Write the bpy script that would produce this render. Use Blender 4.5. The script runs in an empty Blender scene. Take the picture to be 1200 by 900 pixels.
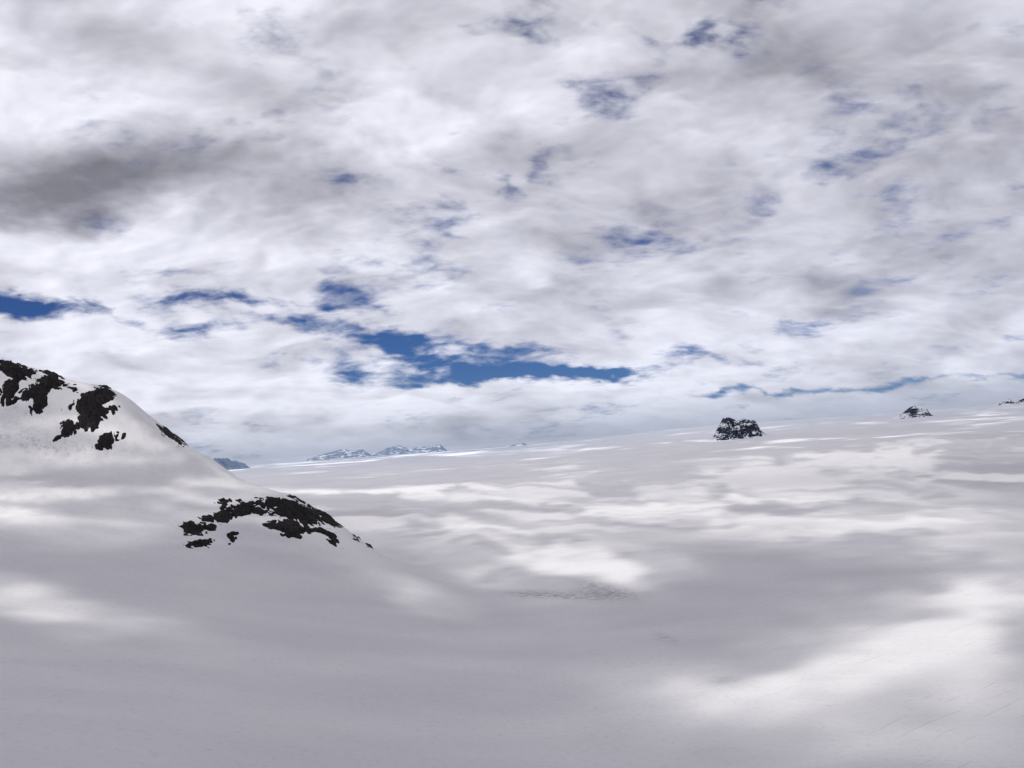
import bpy, math, numpy as np
from mathutils import Matrix, Vector
sc=bpy.context.scene
rad=math.radians
# ---------------------------------------------------------------- camera
CAMZ=260.0; F=1167.0
pitch=rad(3.55); roll=rad(4.0)
fwd=np.array([0,math.cos(pitch),math.sin(pitch)])
up0=np.array([0,-math.sin(pitch),math.cos(pitch)])
X0=np.array([1.0,0,0])
R=math.cos(roll)*X0-math.sin(roll)*up0
U=math.cos(roll)*up0+math.sin(roll)*X0
cam_d=bpy.data.cameras.new("camera"); cam=bpy.data.objects.new("camera",cam_d)
sc.collection.objects.link(cam); sc.camera=cam
cam_d.sensor_width=36; cam_d.lens=36*F/1200; cam_d.clip_start=1; cam_d.clip_end=200000
M=Matrix(((R[0],U[0],-fwd[0],0),(R[1],U[1],-fwd[1],0),(R[2],U[2],-fwd[2],CAMZ),(0,0,0,1)))
cam.matrix_world=M
def proj(x,y,z):
    z=z-CAMZ
    a=x*R[0]+y*R[1]+z*R[2]; b=x*U[0]+y*U[1]+z*U[2]; c=x*fwd[0]+y*fwd[1]+z*fwd[2]
    cc=np.where(c>1,c,1)
    return np.where(c>1,600+F*a/cc,-9999), np.where(c>1,450-F*b/cc,-9999)
def at(px,py,d):
    v=R*(px-600)/F+U*(450-py)/F+fwd
    k=d/math.hypot(v[0],v[1]); return v[0]*k,v[1]*k,CAMZ+v[2]*k
# ---------------------------------------------------------------- noise
def vnoise(x,y,seed=0):
    xi=np.floor(x).astype(np.int64); yi=np.floor(y).astype(np.int64)
    xf=x-xi; yf=y-yi
    u=xf*xf*xf*(xf*(xf*6-15)+10); v=yf*yf*yf*(yf*(yf*6-15)+10)
    def h(a,b):
        n=(a*374761393+b*668265263+seed*1442695041)&0xffffffff
        n=((n^(n>>13))*1274126177)&0xffffffff
        n=(n^(n>>16))&0xffffff
        return n/float(0xffffff)
    return (h(xi,yi)*(1-u)+h(xi+1,yi)*u)*(1-v)+(h(xi,yi+1)*(1-u)+h(xi+1,yi+1)*u)*v
def fbm(x,y,o=5,seed=0,g=.5):
    s=0;a=1;t=0;ca,sa=math.cos(.6),math.sin(.6)
    for i in range(o):
        s=s+a*vnoise(x+17.3*i,y-9.1*i,seed+i); t+=a; a*=g
        x,y=2.03*(x*ca-y*sa),2.03*(x*sa+y*ca)
    return s/t
def sstep(a,b,x):
    t=np.clip((x-a)/(b-a),0,1); return t*t*(3-2*t)
def blobs(px,py,L,soft=1.0):
    out=np.zeros_like(px)
    for cx,cy,rx,ry,an,am in L:
        c,s=math.cos(rad(an)),math.sin(rad(an))
        dx=px-cx;dy=py-cy
        d=((dx*c+dy*s)/rx)**2+((-dx*s+dy*c)/ry)**2
        out+=am*np.exp(-d*soft)
    return out
# ---------------------------------------------------------------- terrain function
def base(x,y):
    r=np.hypot(x,y); az=np.degrees(np.arctan2(x,y))
    far=CAMZ+13000*np.tan(np.radians(-0.06+0.42*sstep(-1,12,az)))
    t=np.clip((r-2600)/10400,0,1)
    t=t*t*(1.6-0.6*t)*0.35+0.65*t
    z=far*t
    und=(fbm(x/2600,y/1300,3,5)-.5)*46*sstep(2500,6000,r)*(1-.75*sstep(9000,13000,r))
    return z+und
CP=[]
def cp(px,py,d,z=None):
    a=at(px,py,d); CP.append((a[0],a[1],a[2] if z is None else z))
crest=[(-120,425,2600),(-60,420,2560),(0,424,2500),(40,432,2470),(100,449,2400),(130,458,2370),(152,470,2345),(170,485,2320),(185,497,2300),(215,522,2240),(250,543,2180),(310,573,2070),(350,585,2010),(385,608,1940),(430,640,1850),(500,678,1750),(580,710,1650)]
for c in crest: cp(*c)
n=len(CP)
for i in range(0,n):
    x,y,z=CP[i]
    CP.append((x+.46*160,y+.89*160,max(0,z-70-(.12*z))))
    if i%2==0: CP.append((x+.46*420,y+.89*420,max(0,z-260)*.6)); CP.append((x+.46*900,y+.89*900,0))
for c in [(-60,520,2260),(0,520,2240),(60,528,2210),(120,532,2190),(170,540,2170),(-60,560,2060),(0,565,2040),(100,570,2010),(200,580,1990),
          (-60,610,1800),(30,620,1760),(140,625,1750),(230,640,1720),(310,640,1760),(380,655,1730),
          (0,700,1380),(150,705,1380),(300,712,1400),(420,725,1420),(520,735,1440),(0,800,930),(200,805,960),(400,810,1010),(0,900,640),(250,900,680),(500,900,760)]:
    cp(*c)
def plainpt(px,py):
    v=R*(px-600)/F+U*(450-py)/F+fwd; k=-CAMZ/v[2]; CP.append((v[0]*k,v[1]*k,0))
for p in [(700,900),(900,900),(1150,900),(650,800),(850,780),(1100,780),(640,740),(760,720),(900,700),(1150,700),(680,680),(850,640),(1100,640),(600,640),(560,620)]: plainpt(*p)
for p in [(0,300),(400,300),(-400,300),(0,-300),(-900,-200),(900,0),(1500,800),(1800,2200),(800,3200),(-200,3400),(-1200,3900),(-2600,3700),(1200,3000),(200,2700)]:
    CP.append((p[0],p[1],0 if p[0]>-500 else 30))
CP+= [(-1500,900,120),(-2000,1500,200),(-2300,2300,380),(-1200,200,60),(-3200,2000,200)]
CP=np.array(CP,float)
S=1000.0
P=CP[:,:2]/S; Zr=CP[:,2]-base(CP[:,0],CP[:,1])
def phi(d2): return 0.5*d2*np.log(d2+1e-9)
D2=((P[:,None,:]-P[None,:,:])**2).sum(-1)
N=len(P); A=np.zeros((N+3,N+3)); A[:N,:N]=phi(D2)+np.eye(N)*2e-4
A[:N,N]=1;A[:N,N+1:N+3]=P;A[N,:N]=1;A[N+1:N+3,:N]=P.T
W=np.linalg.solve(A,np.concatenate([Zr,[0,0,0]]))
def rbf(x,y):
    sh=x.shape; x=x.ravel()/S;y=y.ravel()/S
    out=W[N]+W[N+1]*x+W[N+2]*y
    for i in range(N):
        d2=(x-P[i,0])**2+(y-P[i,1])**2
        out=out+W[i]*phi(d2)
    return out.reshape(sh)
def terrain(x,y):
    b=base(x,y)
    dd=np.hypot((x+700)/1.15,(y-1500))
    w=1-sstep(2000,3100,dd)
    l=rbf(x,y)
    hill=np.clip(l,0,300)/300
    l=l+(fbm(x/110,y/110,4,31)-.5)*30*sstep(.45,.9,hill)+(fbm(x/300,y/300,3,77)-.5)*7*w
    return b+l*w
# ---------------------------------------------------------------- mesh helper
def grid_mesh(name,X,Y,Z,attrs=None,keep=None,closed=False,smooth=True,vec=None):
    nr,nc=X.shape
    co=np.stack([X,Y,Z],-1).reshape(-1,3)
    i=np.arange(nr-1)[:,None]; j=np.arange(nc if closed else nc-1)[None,:]
    j2=(j+1)%nc
    f=np.stack([i*nc+j,i*nc+j2,(i+1)*nc+j2,(i+1)*nc+j],-1).reshape(-1,4)
    if keep is not None:
        k=keep.ravel(); f=f[k[f].any(1)]
        used=np.unique(f); mp=np.zeros(len(co),np.int64); mp[used]=np.arange(len(used))
        f=mp[f]; co=co[used]
        if attrs: attrs={a:v.ravel()[used] for a,v in attrs.items()}
    me=bpy.data.meshes.new(name)
    me.vertices.add(len(co)); me.vertices.foreach_set("co",co.astype(np.float32).ravel())
    me.loops.add(f.size); me.loops.foreach_set("vertex_index",f.astype(np.int32).ravel())
    me.polygons.add(len(f)); me.polygons.foreach_set("loop_start",np.arange(0,f.size,4,dtype=np.int32))
    me.polygons.foreach_set("loop_total",np.full(len(f),4,np.int32))
    me.polygons.foreach_set("use_smooth",np.full(len(f),smooth))
    me.update(calc_edges=True)
    for a,v in (attrs or {}).items():
        at_=me.attributes.new(a,'FLOAT','POINT'); at_.data.foreach_set("value",v.astype(np.float32).ravel())
    for a,v in (vec or {}).items():
        at_=me.attributes.new(a,'FLOAT_VECTOR','POINT'); at_.data.foreach_set("vector",v.astype(np.float32).reshape(-1))
    o=bpy.data.objects.new(name,me); sc.collection.objects.link(o); return o
# ---------------------------------------------------------------- node helper
class NT:
    def __init__(s,t): s.t=t; t.nodes.clear()
    def n(s,ty,**k):
        nd=s.t.nodes.new(ty)
        for a,b in k.items():
            if a.startswith('i_'):
                key=a[2:]; key=int(key) if key.isdigit() else key.replace('_',' ')
                s.set(nd,key,b)
            else: setattr(nd,a,b)
        return nd
    def set(s,nd,key,b):
        if isinstance(b,bpy.types.NodeSocket): s.t.links.new(b,nd.inputs[key])
        else: nd.inputs[key].default_value=b
    def m(s,op,a,b=0.0,c=0.0,clamp=False):
        nd=s.t.nodes.new('ShaderNodeMath'); nd.operation=op; nd.use_clamp=clamp
        s.set(nd,0,a); s.set(nd,1,b); s.set(nd,2,c); return nd.outputs[0]
    def mr(s,v,a,b,c=0.0,d=1.0,ty='SMOOTHSTEP'):
        nd=s.t.nodes.new('ShaderNodeMapRange'); nd.interpolation_type=ty
        s.set(nd,0,v)
        for i,q in enumerate((a,b,c,d)): s.set(nd,i+1,q)
        return nd.outputs[0]
    def mix(s,f,a,b):
        nd=s.t.nodes.new('ShaderNodeMix'); nd.data_type='RGBA'
        s.set(nd,0,f); s.set(nd,6,a); s.set(nd,7,b); return nd.outputs[2]
    def noise(s,vec,scale,detail=4,rough=.5,dist=0.0):
        nd=s.t.nodes.new('ShaderNodeTexNoise'); s.set(nd,'Vector',vec)
        nd.inputs['Scale'].default_value=scale; nd.inputs['Detail'].default_value=detail
        nd.inputs['Roughness'].default_value=rough; nd.inputs['Distortion'].default_value=dist
        return nd.outputs[0]
    def attr(s,name,out='Fac'):
        nd=s.t.nodes.new('ShaderNodeAttribute'); nd.attribute_name=name; return nd.outputs[out]
    def mapping(s,vec,scale,rot=(0,0,0)):
        nd=s.t.nodes.new('ShaderNodeMapping'); s.set(nd,0,vec); nd.inputs['Scale'].default_value=scale; nd.inputs['Rotation'].default_value=rot
        return nd.outputs[0]
def mat(name):
    m=bpy.data.materials.new(name); m.use_nodes=True; return m,NT(m.node_tree)
# ---------------------------------------------------------------- ground sheet
def azis(fine,lim,coarse):
    a=np.arange(-lim,lim+1e-6,fine); b=np.arange(lim+coarse,360-lim-coarse*.5,coarse); return np.concatenate([a,b])
az=np.radians(azis(.12,36,1.5))
rr=np.concatenate([[0.5,60,140,220,300,380],np.exp(np.linspace(math.log(440),math.log(1300),110)),np.arange(1306,2750,6),np.exp(np.linspace(math.log(2756),math.log(27000),220))])
Rg,Ag=np.meshgrid(rr,az,indexing='ij')
X=Rg*np.sin(Ag);Y=Rg*np.cos(Ag)
Z=terrain(X,Y)
gpx,gpy=proj(X,Y,Z)
dirt=blobs(gpx,gpy,[(640,697,50,4,3,.9),(715,696,40,8,5,.8),(690,685,25,4,10,.5),(780,748,14,4,20,.5),(850,797,14,3,0,.4)])
scour=blobs(gpx,gpy,[(20,515,60,12,10,.8),(90,525,60,10,5,.7),(20,480,40,20,0,.5)])*(Rg<2500)
ground=grid_mesh("snowfield_ground",X,Y,Z,{"dirt":dirt,"scour":scour},closed=True)
m,T=mat("snow")
geo=T.n('ShaderNodeNewGeometry'); pos=geo.outputs['Position']
n1=T.noise(pos,1/6.0,4,.65); n2=T.noise(T.mapping(pos,(1/90,1/40,1/60),(0,0,.5)),1,4,.55)
n3=T.noise(pos,1/700,3,.6); n4=T.noise(T.mapping(pos,(1/60,1/11,1/30),(0,0,-.6)),1,3,.6)
col=T.mix(T.mr(n3,.35,.65),(.80,.785,.775,1),(.86,.845,.835,1))
col=T.mix(T.m('MULTIPLY',T.mr(n2,.3,.7),.35),col,(.78,.765,.755,1))
col=T.mix(T.m('MULTIPLY',T.mr(n1,.5,.75),.4),col,(.60,.59,.59,1))
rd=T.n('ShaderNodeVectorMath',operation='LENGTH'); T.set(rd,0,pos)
col=T.mix(T.mr(rd.outputs['Value'],5000,16000,0,.7),col,(.58,.64,.74,1))  # aerial haze painted into the snow colour, blue-grey with distance
df=T.m('MULTIPLY',T.attr('dirt'),T.mr(T.noise(T.mapping(pos,(1/14,1/5,1/10)),1,4,.7),.43,.57))
col=T.mix(T.m('MULTIPLY',df,.75,clamp=True),col,(.16,.14,.14,1))
sf=T.m('MULTIPLY',T.attr('scour'),T.mr(T.noise(T.mapping(pos,(1/12,1/12,1/30)),1,4,.7),.45,.7))
col=T.mix(T.m('MULTIPLY',sf,.7,clamp=True),col,(.42,.40,.39,1))
wv=T.n('ShaderNodeTexWave',wave_type='BANDS'); T.set(wv,'Vector',T.mapping(pos,(1/75,1/75,1/75),(0,0,.9))); wv.inputs['Scale'].default_value=1; wv.inputs['Distortion'].default_value=3.0; wv.inputs['Detail'].default_value=2; wv.inputs['Detail Scale'].default_value=.6
cvs=T.m('MULTIPLY',T.mr(wv.outputs['Fac'],.0,.012,1,0),T.mr(T.noise(pos,1/120,3,.6),.52,.6))
sx=T.n('ShaderNodeSeparateXYZ',i_0=pos)
cvs=T.m('MULTIPLY',cvs,T.mr(sx.outputs[0],150,350))
cvs=T.m('MULTIPLY',cvs,T.mr(sx.outputs[1],1500,2200,1,0))
col=T.mix(T.m('MULTIPLY',cvs,.4,clamp=True),col,(.42,.44,.50,1))
b1=T.n('ShaderNodeBump',i_Strength=.6,i_Distance=.7,i_Height=n1)
b2=T.n('ShaderNodeBump',i_Strength=.6,i_Distance=3,i_Height=n2); T.set(b2,'Normal',b1.outputs[0])
b3=T.n('ShaderNodeBump',i_Strength=.5,i_Distance=1.0,i_Height=n4); T.set(b3,'Normal',b2.outputs[0])
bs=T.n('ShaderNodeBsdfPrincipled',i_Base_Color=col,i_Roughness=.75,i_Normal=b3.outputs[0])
bs.inputs['Specular IOR Level'].default_value=.2
o=T.n('ShaderNodeOutputMaterial',i_Surface=bs.outputs[0])
ground.data.materials.append(m)
# ---------------------------------------------------------------- rock outcrops
def rockmat(name,snowamt,c1,c2,far=False,lo=.8,hi=1.0):
    m,T=mat(name)
    geo=T.n('ShaderNodeNewGeometry'); pos=geo.outputs['Position']
    s=8 if far else 1
    a=T.noise(pos,1/(9*s),6,.65); b=T.noise(T.mapping(pos,(1/(16*s),1/(16*s),1/(5*s)),(.4,.2,0)),1,5,.6)
    col=T.mix(T.mr(a,.35,.7),c1,c2)
    nz=T.n('ShaderNodeSeparateXYZ',i_0=geo.outputs['Normal']).outputs[2]
    if snowamt>-5:
        v=T.m('ADD',T.m('MULTIPLY',T.m('SUBTRACT',b,.5),2.4),T.m('ADD',nz,snowamt))
        col=T.mix(T.mr(v,lo,hi),col,(.80,.82,.86,1))
    bp=T.n('ShaderNodeBump',i_Strength=1.0,i_Distance=2.0*s,i_Height=a)
    bs=T.n('ShaderNodeBsdfPrincipled',i_Base_Color=col,i_Roughness=.9,i_Normal=bp.outputs[0]); bs.inputs['Specular IOR Level'].default_value=.2
    T.n('ShaderNodeOutputMaterial',i_Surface=bs.outputs[0]); return m
rock=rockmat("dark_rock",-9,(.008,.007,.008,1),(.026,.022,.021,1))
def ell(px,py,L):
    out=np.full(px.shape,-9.0)
    for cx,cy,rx,ry,an in L:
        c,s=math.cos(rad(an)),math.sin(rad(an)); dx=px-cx;dy=py-cy
        d=np.sqrt(((dx*c+dy*s)/rx)**2+((-dx*s+dy*c)/ry)**2)
        out=np.maximum(out,(1-d)*np.minimum(1.0,(ry/8.0)**.5))
    return out
def outcrop(name,L,p0,p1,r0,r1,amp,mats,seed,fr=14,chan=4.0):
    a0=math.atan((p0-600)/F);a1=math.atan((p1-600)/F)
    aa=np.arange(a0,a1,.55/F); r=np.arange(r0,r1,2.2)
    Rr,Aa=np.meshgrid(r,aa,indexing='ij'); X=Rr*np.sin(Aa);Y=Rr*np.cos(Aa);Z=terrain(X,Y)
    px,py=proj(X,Y,Z)
    nn=fbm(X/fr/2,Y/fr/2,5,seed,.7)-.5; n2=fbm(X/40,Y/40,4,seed+9,.6)-.5; n3=fbm(X/40,Y/40,4,seed+19,.6)-.5
    ch=np.abs(fbm((X+.6*Y)/22,(Y-.6*X)/60,3,seed+31)-.5)*2
    mk=ell(px+n2*26,py+n3*11,L)+nn*1.4-np.clip(.14-ch,0,1)*chan
    rg=np.abs(fbm(X/12,Y/12,4,seed+3)-.5)*2
    h=np.clip(mk,-.6,.7)*amp+np.clip(mk,0,1)*(rg*amp*1.1)
    o=grid_mesh(name,X,Y,Z+h,keep=(mk>-.25),smooth=False); o.data.materials.append(mats); return o
outcrop("rock_outcrop",[(233,620,26,9,-5),(260,604,27,9,-18),(292,597,36,6,-8),(325,589,28,8,0),(350,600,40,12,16),(342,618,30,11,5),(382,608,20,6,30),(386,629,22,6,24),(238,638,16,4,-12),(275,631,9,5,-40),(265,589,16,3,0),(415,630,5,2,0),(434,641,5,2.5,30)],150,470,1500,2120,5.5,rock,3)
outcrop("rock_outcrop",[(14,434,34,11,20),(16,454,11,20,15),(54,450,30,11,-42),(42,474,18,8,-42),(108,472,32,13,-40),(98,492,34,14,-28),(120,463,13,9,0),(80,502,24,6,-40),(125,517,16,9,-20),(84,455,10,3,20)],-40,165,2050,2520,8,rock,11,14,3.0)
outcrop("rock_outcrop",[(197,507,11,6,35),(208,515,13,5,40)],170,240,2100,2400,3,rock,21,8,1)
# ---------------------------------------------------------------- nunataks / far mountains
nrock=rockmat("nunatak_rock",.08,(.014,.018,.036,1),(.038,.046,.078,1),True,.66,.9)  # bluish aerial tint is part of the rock colours
frock=rockmat("hazy_mountain_rock",.0,(.22,.30,.42,1),(.30,.37,.48,1),True,.9,1.2)  # rock colours paled and blued to paint in distance haze
def mound(name,cpx,d,pts,depth,mt,seed,rough=.5,sink=25,side=90,nzk=1.0):
    xs=np.array([p[0] for p in pts],float)
    w=[at(p[0],p[1],d) for p in pts]
    ang=np.array([math.atan2(q[0],q[1]) for q in w]); zz=np.array([q[2] for q in w])
    aa=np.linspace(ang[0]-.001,ang[-1]+.001,int((xs[-1]-xs[0])*2.4)+40)
    rv=np.linspace(d-depth,d+depth,90)
    Rr,Aa=np.meshgrid(rv,aa,indexing='ij'); X=Rr*np.sin(Aa);Y=Rr*np.cos(Aa)
    g=terrain(X,Y)
    top=np.interp(Aa+(fbm(X/60,Y/60,3,seed+5)-.5)*30/d,ang,zz); u=(Rr-d)/depth
    rg=1-np.abs(fbm(X/(depth*.6),Y/(depth*.6),5,seed,.6)-.5)*4
    prof=1-sstep(.0,1.0,np.abs(u)+rough*.6*(rg-.5))
    H=np.clip(top-g,0,None)
    nz=(fbm(X/(depth*.22),Y/(depth*.22),5,seed+2,.65)-.5)
    edge=np.clip(np.minimum(Aa-ang[0],ang[-1]-Aa)*d/side,0,1)**.7
    Zm=g-sink+(H+sink)*np.clip(prof*edge,0,1)+nz*H*.6*rough*2*prof*edge*nzk
    o=grid_mesh(name,X,Y,Zm,smooth=False); o.data.materials.append(mt); return o
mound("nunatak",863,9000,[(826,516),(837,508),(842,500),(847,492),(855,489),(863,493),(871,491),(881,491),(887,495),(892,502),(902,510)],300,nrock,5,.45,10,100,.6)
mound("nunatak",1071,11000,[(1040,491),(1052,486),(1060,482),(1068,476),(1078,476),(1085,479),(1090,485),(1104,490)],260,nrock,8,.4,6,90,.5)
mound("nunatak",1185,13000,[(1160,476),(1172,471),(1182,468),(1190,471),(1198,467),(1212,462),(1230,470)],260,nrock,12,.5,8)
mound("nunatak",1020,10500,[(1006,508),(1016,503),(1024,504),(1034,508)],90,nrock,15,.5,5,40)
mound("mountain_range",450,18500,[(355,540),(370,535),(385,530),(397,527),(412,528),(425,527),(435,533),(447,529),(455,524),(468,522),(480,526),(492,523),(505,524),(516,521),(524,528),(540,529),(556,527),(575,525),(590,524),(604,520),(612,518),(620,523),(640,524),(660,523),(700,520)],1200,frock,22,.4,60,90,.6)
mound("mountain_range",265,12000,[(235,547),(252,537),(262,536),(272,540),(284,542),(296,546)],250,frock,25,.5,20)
# ---------------------------------------------------------------- sun
SEL=rad(50); SAZ=rad(-135)   # azimuth clockwise from +Y
sd=np.array([math.cos(SEL)*math.sin(SAZ),math.cos(SEL)*math.cos(SAZ),math.sin(SEL)])
sun_d=bpy.data.lights.new("sun",'SUN'); sun=bpy.data.objects.new("sun",sun_d); sc.collection.objects.link(sun)
sun_d.energy=4.4; sun_d.angle=rad(.5); sun_d.color=(1,.975,.955)
sun.rotation_euler=Vector(sd).to_track_quat('Z','Y').to_euler(); sun.location=(-3000,0,6000)
# ---------------------------------------------------------------- cloud layer
HC=3000.0; SL=.12
azc=np.radians(azis(.2,32,.4))
t=np.linspace(.49,-.006,340)
rc=np.concatenate([[1,100],np.arange(200,4890,18.0),HC/(t+SL)])
Rc,Ac=np.meshgrid(rc,azc,indexing='ij'); X=Rc*np.sin(Ac);Y=Rc*np.cos(Ac);Zc=CAMZ+HC-SL*Rc
px,py=proj(X,Y,Zc)
vis=sstep(-120,-40,px)*(1-sstep(1240,1320,px))*sstep(-70,-20,py)
wx=(fbm(px/90,py/50,6,41,.62)-.5); wy=(fbm(px/90,py/50,6,51,.62)-.5)
qx=px+wx*110; qy=py+wy*46
gapL=[(480,402,100,12,16,.75),(430,396,50,8,14,.5),(550,428,150,18,2,.75),(470,384,40,9,10,.45),(605,404,70,13,5,.6),(630,437,120,8,-1,.8),(50,362,125,12,8,1.0),(0,345,40,12,0,.4),(285,352,75,8,0,.75),(240,386,34,7,5,.6),(400,336,50,11,0,.45),(395,352,50,8,0,.42),(330,372,50,6,0,.5),
 (1060,452,230,5,-3,.62),(880,460,60,4,0,.45),(840,420,90,6,0,.5),(700,432,60,6,0,.5),(850,48,34,20,-20,.8),(570,40,34,16,10,.6),(628,42,34,16,10,.5),(720,100,60,24,10,.42),(655,190,24,18,0,.5),(605,212,16,18,0,.52),(550,260,40,14,0,.45),(750,277,40,14,0,.38),(1190,212,30,8,0,.75),
 (1020,200,80,50,10,.22),(880,3,36,10,0,.55),(420,212,40,13,15,.3),(1120,150,50,30,0,.18),(960,380,100,10,0,.3),(780,60,40,30,0,.3),(1170,30,60,30,0,.32),(20,320,60,12,5,.3),(930,190,40,12,0,.3),(720,512,80,5,-4,.3),(690,220,120,60,-10,.14)]
gap=blobs(qx,qy,gapL)
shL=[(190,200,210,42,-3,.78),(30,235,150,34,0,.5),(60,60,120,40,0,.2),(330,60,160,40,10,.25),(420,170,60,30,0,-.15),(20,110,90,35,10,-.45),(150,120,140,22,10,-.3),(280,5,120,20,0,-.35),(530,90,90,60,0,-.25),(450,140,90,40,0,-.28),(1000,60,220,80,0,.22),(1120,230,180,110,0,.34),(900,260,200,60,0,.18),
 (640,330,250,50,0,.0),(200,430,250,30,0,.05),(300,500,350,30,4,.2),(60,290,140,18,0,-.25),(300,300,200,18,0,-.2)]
shade=blobs(qx,qy,shL)  # light and shade of the cloud underside, painted into its colour
# unseen overhead part: opacity shaped to throw sun patches and shade onto the snow
gx=X.copy();gy=Y.copy();gz=np.zeros_like(X)
near=(Rc<9000)
for k in range(3):
    s_=(Zc-gz)/sd[2]; gx=X-sd[0]*s_; gy=Y-sd[1]*s_
    gz[near]=terrain(gx[near],gy[near])
px2,py2=proj(gx,gy,gz)
ks=np.clip((py2-470)/190,.12,1.2)
wk=fbm(px2/80,py2/34,5,61,.62)-.5
hx=px2+wk*150; hy=py2+(fbm(px2/90,py2/34,5,71,.62)-.5)*40*ks
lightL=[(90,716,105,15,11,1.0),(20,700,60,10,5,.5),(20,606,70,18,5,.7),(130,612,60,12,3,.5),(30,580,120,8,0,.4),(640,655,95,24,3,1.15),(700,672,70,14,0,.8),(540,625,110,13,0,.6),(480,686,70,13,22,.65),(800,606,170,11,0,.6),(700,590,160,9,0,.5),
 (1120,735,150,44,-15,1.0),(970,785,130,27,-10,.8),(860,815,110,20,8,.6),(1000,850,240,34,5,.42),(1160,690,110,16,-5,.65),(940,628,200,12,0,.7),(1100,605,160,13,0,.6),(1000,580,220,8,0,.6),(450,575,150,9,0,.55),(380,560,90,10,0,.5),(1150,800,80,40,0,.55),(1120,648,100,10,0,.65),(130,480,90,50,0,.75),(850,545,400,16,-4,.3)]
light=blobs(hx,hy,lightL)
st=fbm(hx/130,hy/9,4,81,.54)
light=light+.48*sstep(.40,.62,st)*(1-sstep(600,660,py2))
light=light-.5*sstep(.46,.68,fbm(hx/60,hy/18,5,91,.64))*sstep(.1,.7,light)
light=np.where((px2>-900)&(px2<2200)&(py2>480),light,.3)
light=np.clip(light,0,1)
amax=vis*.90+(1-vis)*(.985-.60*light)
gap=gap*vis; shade=shade*vis+(1-vis)*(.54)  # out-of-view part set darker to dim the light on the snow
el=(Zc-CAMZ)/Rc; rt=1/(np.clip(el,-.02,3)+.30)
tu=rt*np.sin(Ac); tv=rt*np.cos(Ac)
ct=np.stack([tu,tv,np.zeros_like(rt)],-1)
du=(fbm(tu*3,tv*3,3,101)-.5)*.15; dv=(fbm(tu*3,tv*3,3,111)-.5)*.15
ru=tu+du; rv_=tv+dv
c35,s35=math.cos(.35),math.sin(.35)
na=fbm(ru*7,rv_*7,5,121,.57)-.5
nb=fbm((ru*c35+rv_*s35)*6.5,(-ru*s35+rv_*c35)*10,5,131,.52)-.5
nc=fbm(ru*2.2,rv_*2.2,2,151)-.5
cover=(na*1.3+.75-gap)*vis+(1-vis)*1.3
thick=shade*.85+nb*.78+nc*.45-na*.3*vis+.185
relief=(fbm(ru*8,rv_*10,4,161,.42)-.5)*75
Zr_=Zc+relief*sstep(300,3000,Rc)*np.clip(Rc/7000,.5,1)*(1-sstep(15000,22000,Rc))
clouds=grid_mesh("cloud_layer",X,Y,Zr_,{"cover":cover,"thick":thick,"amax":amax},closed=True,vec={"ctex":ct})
m,T=mat("cloud")
geo=T.n('ShaderNodeNewGeometry'); pos=geo.outputs['Position']
cv=T.attr('ctex','Vector')
fn=T.m('SUBTRACT',T.noise(T.mapping(cv,(18,28,1),(0,0,-.35)),1.0,5,.58,.2),.5)
am=T.attr('amax')
c=T.m('MULTIPLY_ADD',fn,1.0,T.attr('cover'))
al=T.mr(c,-.20,.64)
al=T.m('MULTIPLY',T.m('MULTIPLY',al,T.mr(fn,-.2,.15,.95,1.0)),am,clamp=True)
th=T.m('MULTIPLY_ADD',fn,.28,T.attr('thick'),clamp=True)
cr=T.n('ShaderNodeValToRGB',i_Fac=th); e=cr.color_ramp.elements
e[0].position=0;e[0].color=(.98,.98,.98,1); e[1].position=1;e[1].color=(.25,.245,.25,1)
q=e.new(.35);q.color=(.71,.705,.71,1); q=e.new(.7);q.color=(.44,.43,.44,1)
zz=T.n('ShaderNodeSeparateXYZ',i_0=pos).outputs[2]
hz=T.mr(zz,300,1250,1,0)
col=T.mix(T.m('MULTIPLY',hz,.8),cr.outputs[0],(.42,.465,.53,1))  # horizon haze painted into the low rim of the cloud colour
tr=T.n('ShaderNodeBsdfTranslucent',i_Color=col); di=T.n('ShaderNodeBsdfDiffuse',i_Color=col)
mx=T.n('ShaderNodeMixShader',i_0=.13,i_1=tr.outputs[0],i_2=di.outputs[0])
tp=T.n('ShaderNodeBsdfTransparent')
al2=T.m('MAXIMUM',al,T.mr(zz,300,620,1,0))
fin=T.n('ShaderNodeMixShader',i_0=al2,i_1=tp.outputs[0],i_2=mx.outputs[0])
T.n('ShaderNodeOutputMaterial',i_Surface=fin.outputs[0])
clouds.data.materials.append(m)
# ---------------------------------------------------------------- sky
w=bpy.data.worlds.new("World"); sc.world=w; w.use_nodes=True; T=NT(w.node_tree)
sk=T.n('ShaderNodeTexSky'); sk.sky_type='NISHITA'; sk.sun_disc=False; sk.sun_elevation=SEL; sk.sun_rotation=SAZ
sk.altitude=1500; sk.air_density=1; sk.dust_density=0; sk.ozone_density=1.5
tint=T.n('ShaderNodeMix',data_type='RGBA',blend_type='MULTIPLY',i_0=1.0,i_6=sk.outputs[0],i_7=(.30,.50,1.0,1))
bg=T.n('ShaderNodeBackground',i_Color=tint.outputs[2],i_Strength=.05)
T.n('ShaderNodeOutputWorld',i_Surface=bg.outputs[0])
sc.view_settings.view_transform='Standard'; sc.view_settings.look='None'; sc.view_settings.exposure=0
